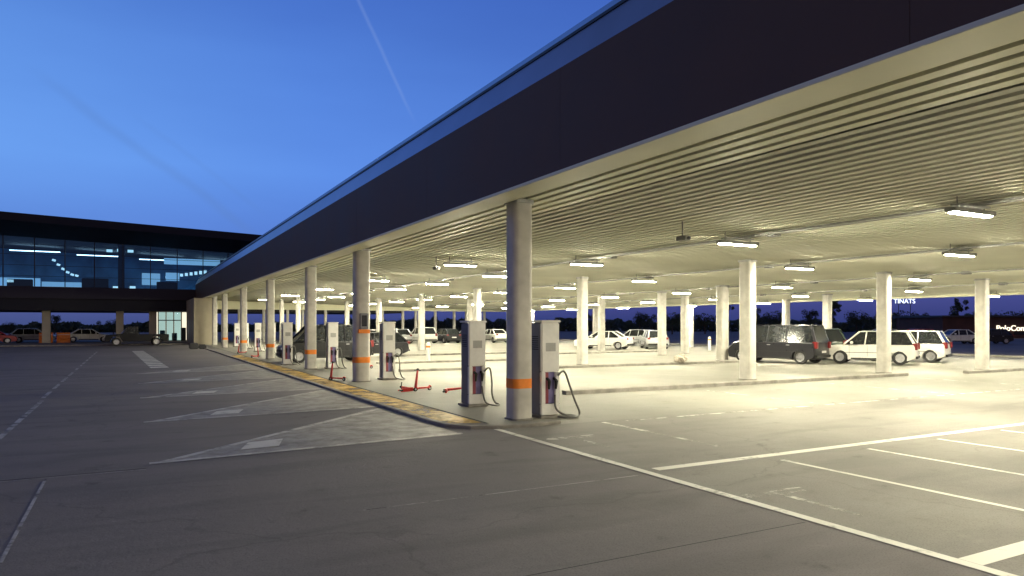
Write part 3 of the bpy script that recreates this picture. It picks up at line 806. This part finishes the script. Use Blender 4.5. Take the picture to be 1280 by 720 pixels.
for k in range(6):
    a = k/5
    b = MB(); b.tube([(-7.3+2.1*a, 90.5, 8.9-1.6*math.sin(a*1.5)), (-7.0+2.1*a, 90.5, 8.8-1.6*math.sin(a*1.5))], .13, 6); tpart(b, 'hall_lamp_or_fill', M['termlamp'])
for (px_, pz) in ((-1.9, 9.9), (-.9, 10.0), (0.1, 9.95), (-1.3, 5.95), (0.3, 6.0), (3.1, 6.1), (-12.9, 6.6), (-10.7, 6.4)):
    b = MB(); b.box(px_-.28, px_+.28, 88, 88.1, pz-.14, pz+.14); tpart(b, 'hall_lamp_or_fill', M['termlamp'])
# counters and railings silhouettes in the hall
for (x0, x1, y, h) in ((-16, -12, 87, 1.0), (-11, -8.8, 88, .9), (-4.5, -2, 88.5, 1.2), (2.6, 4.6, 86.5, .9), (7, 11, 88, 1.3)):
    b = MB(); b.box(x0, x1, y, y+.5, 5.71, 5.71+h, .05); tpart(b, 'counter', M['mullion'])
# lit entrance lobby below the bridge
b = MB(); b.box(2.7, 6.0, 89.5, 89.7, .1, 3.34); tpart(b, 'lobby_wall', M['lobby'])
b = MB(); b.box(2.65, 6.2, 84.3, 89.5, .12, .16); tpart(b, 'lobby_floor', M['kerb'])
for xx in (2.7, 3.45, 4.2, 4.95):
    b = MB(); b.box(xx-.05, xx+.05, 84.6, 84.7, .17, 3.34); tpart(b, 'door_post', M['mullion'])
    if xx < 4.9:
        b = MB(); b.poly([(xx+.06, 84.65, .2), (xx+.69, 84.65, .2), (xx+.69, 84.65, 3.3), (xx+.06, 84.65, 3.3)]); tpart(b, 'door', M['glass'])
b = MB(); b.box(2.75, 4.9, 84.58, 84.72, 2.35, 2.45); tpart(b, 'door_transom', M['mullion'])
for (xx, h) in ((3.2, 1.3), (4.4, 1.0), (5.3, 1.6)):
    b = MB(); b.box(xx-.25, xx+.25, 87, 87.5, .16, h, .03); tpart(b, 'lobby_counter', M['mullion'])

# ------------------------------------------------------------------ low shop and signs at the right
fx, fy = 112, 53; ang = R(-28.3)
sh = empty('low_shop', (fx, fy, 0), ang); tag(sh, 'long low brown shop with lit lettering on its wall, far right beyond the canopy', 'shop')
b = MB(); b.box(-13, 45, 0, 12, 0, 2.95); b.build('wall', M['shopwall'], sh)
b = MB(); b.box(-13.4, 45.4, -.5, 12.4, 2.952, 3.2); b.build('roof', M['dark'], sh)
for k in range(6):
    b = MB(); b.box(-10+k*7, -6.5+k*7, -.04, -.003, .5, .95); b.build('window', M['glass_car'], sh)
text_mesh('wall_lettering', 'PoloComm', 1.1, .05, M['letter'], sh, (-3.0, -.08, 1.05), (PI/2, 0, 0))
sg = empty('tall_sign', (105.6, 68, 0), R(-28.3)); tag(sg, 'small lit white lettering sign on thin posts above the trees at the right', 'sign')
b = MB(); b.tube([(-.9, 0, 0), (-.9, 0, 5.2)], .05, 6); b.build('post', M['dark'], sg)
b = MB(); b.tube([(.9, 0, 0), (.9, 0, 5.2)], .05, 6); b.build('post', M['dark'], sg)
b = MB(); b.box(-1.2, 1.2, .03, .08, 5.1, 5.2); b.build('rail', M['dark'], sg)
text_mesh('sign_lettering', 'TINATS', 1.0, .03, M['bluewhite'], sg, (0, 0, 5.2), (PI/2, 0, 0))

# ------------------------------------------------------------------ trees
def leaf_crown(rx, rz, n, seed):
    rg = random.Random(seed); b = MB()
    cl = [(rg.gauss(0, .42)*rx, rg.gauss(0, .42)*rx, rg.uniform(-.75, .8)*rz, rg.uniform(.25, .5)*rx) for _ in range(16)]
    for i in range(n):
        cx, cy, cz_, cr = rg.choice(cl)
        d = Vector((rg.gauss(0, 1), rg.gauss(0, 1), rg.gauss(0, 1))).normalized()*cr*rg.random()**.4
        p = Vector((cx, cy, cz_))+d; s = rg.uniform(.1, .26)
        a = Vector((rg.gauss(0, 1), rg.gauss(0, 1), rg.gauss(0, 1))).normalized(); e = a.orthogonal().normalized(); f = a.cross(e)
        b.poly([p-e*s, p-f*s*.6, p+e*s, p+f*s*.6])
    return b
def make_tree(h, r, seed):
    t = empty('tree'); b = MB(); rg = random.Random(seed)
    b.tube([(0, 0, 0), (.1, 0, h*.35), (0, .1, h*.8)], [.2, .13, .04], 7)
    for k in range(5):
        a = rg.uniform(0, 6.28); b.tube([(.05, 0, h*(.3+.08*k)), (math.cos(a)*r*.6, math.sin(a)*r*.6, h*(.5+.09*k))], [.07, .02], 5)
    b.build('trunk', M['trunk'], t)
    o = leaf_crown(r, h*.4, 1500, seed).build('crown', M['leaf'], t); o.location = (0, 0, h*.6); return t
tp = [make_tree(7, 2.4, 1), make_tree(6, 3.0, 2), make_tree(9, 1.5, 3)]
used = [False]*3
def at_bearing(deg, D):
    a = R(deg); return (D*math.sin(a), D*math.cos(a))
spots = [(-7, 150, 1), (-4.5, 160, 0), (-1, 150, 1), (2, 165, 0), (35, 150, 0), (38.5, 170, 1), (41, 140, 1), (43.5, 150, 1), (45, 160, 2), (47, 150, 0), (48.6, 165, 1),
         (51.0, 150, 0), (52.6, 170, 2), (54.2, 150, 1), (55.8, 155, 1), (57.2, 135, 1), (58.2, 130, 0), (59.2, 140, 1), (60.4, 130, 2), (61.6, 140, 1), (63.3, 150, 1), (64.6, 165, 0), (66, 150, 1), (68, 150, 0)]
TL = ['bushy dark tree on the horizon', 'low spreading dark tree on the horizon', 'slender tall dark tree on the horizon']
for i, (bd, D, k) in enumerate(spots):
    x, y = at_bearing(bd, D)
    where = 'left, seen under the terminal bridge' if bd < 10 else ('behind the centre columns' if bd < 45 else ('above the dark cars' if bd < 53 else ('above the white cars' if bd < 59 else 'at the far right')))
    lab = '%s, %s' % (TL[k], where)
    if not used[k]: o = tp[k]; used[k] = True; o.location = (x, y, 0); o['label'] = lab
    else: o = copy_tree(tp[k], (x, y, 0), R(random.uniform(0, 360)), lab)
    s = random.uniform(.55, .85)*D/150*(.6 if bd < 10 else 1); o.scale = (s, s, s)
    tag(o, None, 'tree', 'horizon trees '+where)
# far wood as one mass
b = MB(); rg = random.Random(9)
for i in range(26000):
    a = rg.uniform(-16, 78); D = rg.uniform(190, 215); x, y = at_bearing(a, D)
    hmax = (1.7 if a < 15 else 3.0)+1.6*noise.noise(Vector((a*.35, 0, 0)))+1.1*noise.noise(Vector((a*1.7, 3, 0)))
    z = rg.random()**.8*max(1.5, hmax); s = rg.uniform(.35, .8)
    e = Vector((rg.gauss(0, 1), rg.gauss(0, 1), rg.gauss(0, 1))).normalized(); f = e.orthogonal().normalized()
    p = Vector((x, y, z)); b.poly([p-e*s, p-f*s*.7, p+e*s, p+f*s*.7])
tag(b.build('far_wood', M['leaf']), 'dark far-off wood along the horizon', 'wood', kind='stuff')

# ------------------------------------------------------------------ world: dusk sky
w = bpy.data.worlds.new('World'); sc.world = w; w.use_nodes = True
nt = w.node_tree; L = nt.links.new
bg = nt.nodes['Background']
tc = N(nt, 'ShaderNodeTexCoord'); sx = N(nt, 'ShaderNodeSeparateXYZ'); L(tc.outputs['Generated'], sx.inputs[0])
zr = ramp(nt, sx.outputs['Z'], [(0, (.045, .075, .25)), (.03, (.06, .10, .36)), (.08, (.065, .18, .67)), (.2, (.11, .30, .88)), (.34, (.09, .25, .78)), (.46, (.05, .15, .60)), (.62, (.05, .09, .25)), (1, (.04, .05, .11))])
def dot(vx, vy):
    v = N(nt, 'ShaderNodeVectorMath', operation='DOT_PRODUCT'); v.inputs[1].default_value = (vx, vy, 0); L(tc.outputs['Generated'], v.inputs[0]); return v
dl = dot(-.60, .80)      # paler sky to the left of the view
rl = ramp(nt, dl.outputs['Value'], [(.25, (.62, .66, .82)), (.62, (.9, .93, 1.0)), (.95, (1.4, 1.32, 1.12))])
m1 = N(nt, 'ShaderNodeMix', data_type='RGBA', blend_type='MULTIPLY'); m1.inputs['Factor'].default_value = 1
L(zr.outputs[0], m1.inputs['A']); L(rl.outputs[0], m1.inputs['B'])
# afterglow on the opposite horizon
da = dot(-.55, -.84)
ra = ramp(nt, da.outputs['Value'], [(.0, (0, 0, 0)), (.9, (1, 1, 1))])
dk_ = ramp(nt, da.outputs['Value'], [(.05, (1, 1, 1)), (.6, (.30, .24, .22))])
rb = ramp(nt, sx.outputs['Z'], [(-.02, (0, 0, 0)), (0, (.24, .16, .15)), (.25, (.24, .16, .16)), (.8, (.05, .035, .03))])
m2 = N(nt, 'ShaderNodeMix', data_type='RGBA', blend_type='MULTIPLY'); m2.inputs['Factor'].default_value = 1
L(ra.outputs[0], m2.inputs['A']); L(rb.outputs[0], m2.inputs['B'])
m3 = N(nt, 'ShaderNodeMix', data_type='RGBA', blend_type='ADD'); m3.inputs['Factor'].default_value = .8
m1b = N(nt, 'ShaderNodeMix', data_type='RGBA', blend_type='MULTIPLY'); m1b.inputs['Factor'].default_value = 1
L(m1.outputs['Result'], m1b.inputs['A']); L(dk_.outputs[0], m1b.inputs['B']); L(m1b.outputs['Result'], m3.inputs['A']); L(m2.outputs['Result'], m3.inputs['B'])
# soft cloud mottling
cn_ = N(nt, 'ShaderNodeTexNoise'); cn_.inputs['Scale'].default_value = 2.2; cn_.inputs['Detail'].default_value = 5
mpp = N(nt, 'ShaderNodeMapping'); mpp.inputs['Scale'].default_value = (1, 1, 4); L(tc.outputs['Generated'], mpp.inputs[0]); L(mpp.outputs[0], cn_.inputs['Vector'])
rc = ramp(nt, cn_.outputs['Fac'], [(.35, (.93, .94, .96)), (.65, (1.06, 1.05, 1.03))])
m4 = N(nt, 'ShaderNodeMix', data_type='RGBA', blend_type='MULTIPLY'); m4.inputs['Factor'].default_value = 1
L(m3.outputs['Result'], m4.inputs['A']); L(rc.outputs[0], m4.inputs['B'])
last = m4.outputs['Result']
# contrails: bands along great circles, limited along their length
yaw = R(28.3); fwd = Vector((math.sin(yaw), math.cos(yaw), 0)); rgt = Vector((math.cos(yaw), -math.sin(yaw), 0)); up = Vector((0, 0, 1))
def dirv(px, py): return (fwd*888+rgt*(px-640)+up*(405-py)).normalized()
def trail(p0, p1, width, mode, amount, col):
    global last
    a, b_ = dirv(*p0), dirv(*p1); n_ = a.cross(b_).normalized(); mid = (a+b_).normalized(); half = a.angle(b_)/2
    dn = N(nt, 'ShaderNodeVectorMath', operation='DOT_PRODUCT'); dn.inputs[1].default_value = n_; L(tc.outputs['Generated'], dn.inputs[0])
    nz = N(nt, 'ShaderNodeTexNoise'); nz.inputs['Scale'].default_value = 9; nz.inputs['Detail'].default_value = 4; L(tc.outputs['Generated'], nz.inputs['Vector'])
    o1 = N(nt, 'ShaderNodeMath', operation='MULTIPLY_ADD'); o1.inputs[1].default_value = width*1.6; L(nz.outputs['Fac'], o1.inputs[0]); L(dn.outputs['Value'], o1.inputs[2])
    o2 = N(nt, 'ShaderNodeMath', operation='SUBTRACT'); o2.inputs[1].default_value = width*.8; L(o1.outputs[0], o2.inputs[0])
    ab = N(nt, 'ShaderNodeMath', operation='ABSOLUTE'); L(o2.outputs[0], ab.inputs[0])
    mr = N(nt, 'ShaderNodeMapRange', interpolation_type='SMOOTHSTEP'); mr.inputs['From Min'].default_value = 0; mr.inputs['From Max'].default_value = width; mr.inputs['To Min'].default_value = 1; mr.inputs['To Max'].default_value = 0
    L(ab.outputs[0], mr.inputs['Value'])
    dm = N(nt, 'ShaderNodeVectorMath', operation='DOT_PRODUCT'); dm.inputs[1].default_value = mid; L(tc.outputs['Generated'], dm.inputs[0])
    m5 = N(nt, 'ShaderNodeMapRange', interpolation_type='SMOOTHSTEP'); m5.inputs['From Min'].default_value = math.cos(half); m5.inputs['From Max'].default_value = math.cos(half*.45); L(dm.outputs['Value'], m5.inputs['Value'])
    mu = N(nt, 'ShaderNodeMath', operation='MULTIPLY'); L(mr.outputs[0], mu.inputs[0]); L(m5.outputs[0], mu.inputs[1])
    mu2 = N(nt, 'ShaderNodeMath', operation='MULTIPLY'); mu2.inputs[1].default_value = amount; L(mu.outputs[0], mu2.inputs[0])
    mm = N(nt, 'ShaderNodeMix', data_type='RGBA', blend_type='MIX'); mm.inputs['B'].default_value = (*col, 1)
    L(mu2.outputs[0], mm.inputs['Factor']); L(last, mm.inputs['A']); last = mm.outputs['Result']
trail((420, -60), (522, 160), .0038, 'l', .16, (.35, .5, .9))
trail((20, 70), (350, 320), .010, 'd', .22, (.10, .22, .55))
trail((150, 130), (345, 280), .006, 'd', .10, (.10, .22, .55))
# physical sky at dusk underneath
ns = N(nt, 'ShaderNodeTexSky', sky_type='NISHITA'); ns.sun_disc = False; ns.sun_elevation = R(1.5); ns.sun_rotation = R(213)
mns = N(nt, 'ShaderNodeMix', data_type='RGBA', blend_type='ADD'); mns.inputs['Factor'].default_value = .02
L(last, mns.inputs['A']); L(ns.outputs[0], mns.inputs['B'])
L(mns.outputs['Result'], bg.inputs['Color']); bg.inputs['Strength'].default_value = .64
# faint last sun glow
sl = bpy.data.lights.new('sun', 'SUN'); sl.energy = .03; sl.angle = R(20); sl.color = (1, .7, .5)
so = bpy.data.objects.new('sun', sl); C.objects.link(so); so.rotation_euler = (R(84), 0, R(-33))

# ------------------------------------------------------------------ camera
cam = bpy.data.cameras.new('camera'); co = bpy.data.objects.new('camera', cam); C.objects.link(co)
co.location = (0, 0, 2.0); co.rotation_euler = (PI/2, 0, -R(28.3))
cam.sensor_width = 36; cam.lens = 888/1280*36; cam.shift_y = 45/1280; cam.clip_end = 4000; cam.clip_start = .05
sc.camera = co
sc.view_settings.view_transform = 'Standard'; sc.view_settings.look = 'None'; sc.view_settings.exposure = .46; sc.view_settings.gamma = 1
sc.render.engine = 'CYCLES'; sc.cycles.use_denoising = True; sc.cycles.max_bounces = 7; sc.cycles.diffuse_bounces = 4
sc.cycles.sample_clamp_indirect = 6; sc.cycles.use_light_tree = True
sc.cycles.caustics_reflective = False; sc.cycles.caustics_refractive = False
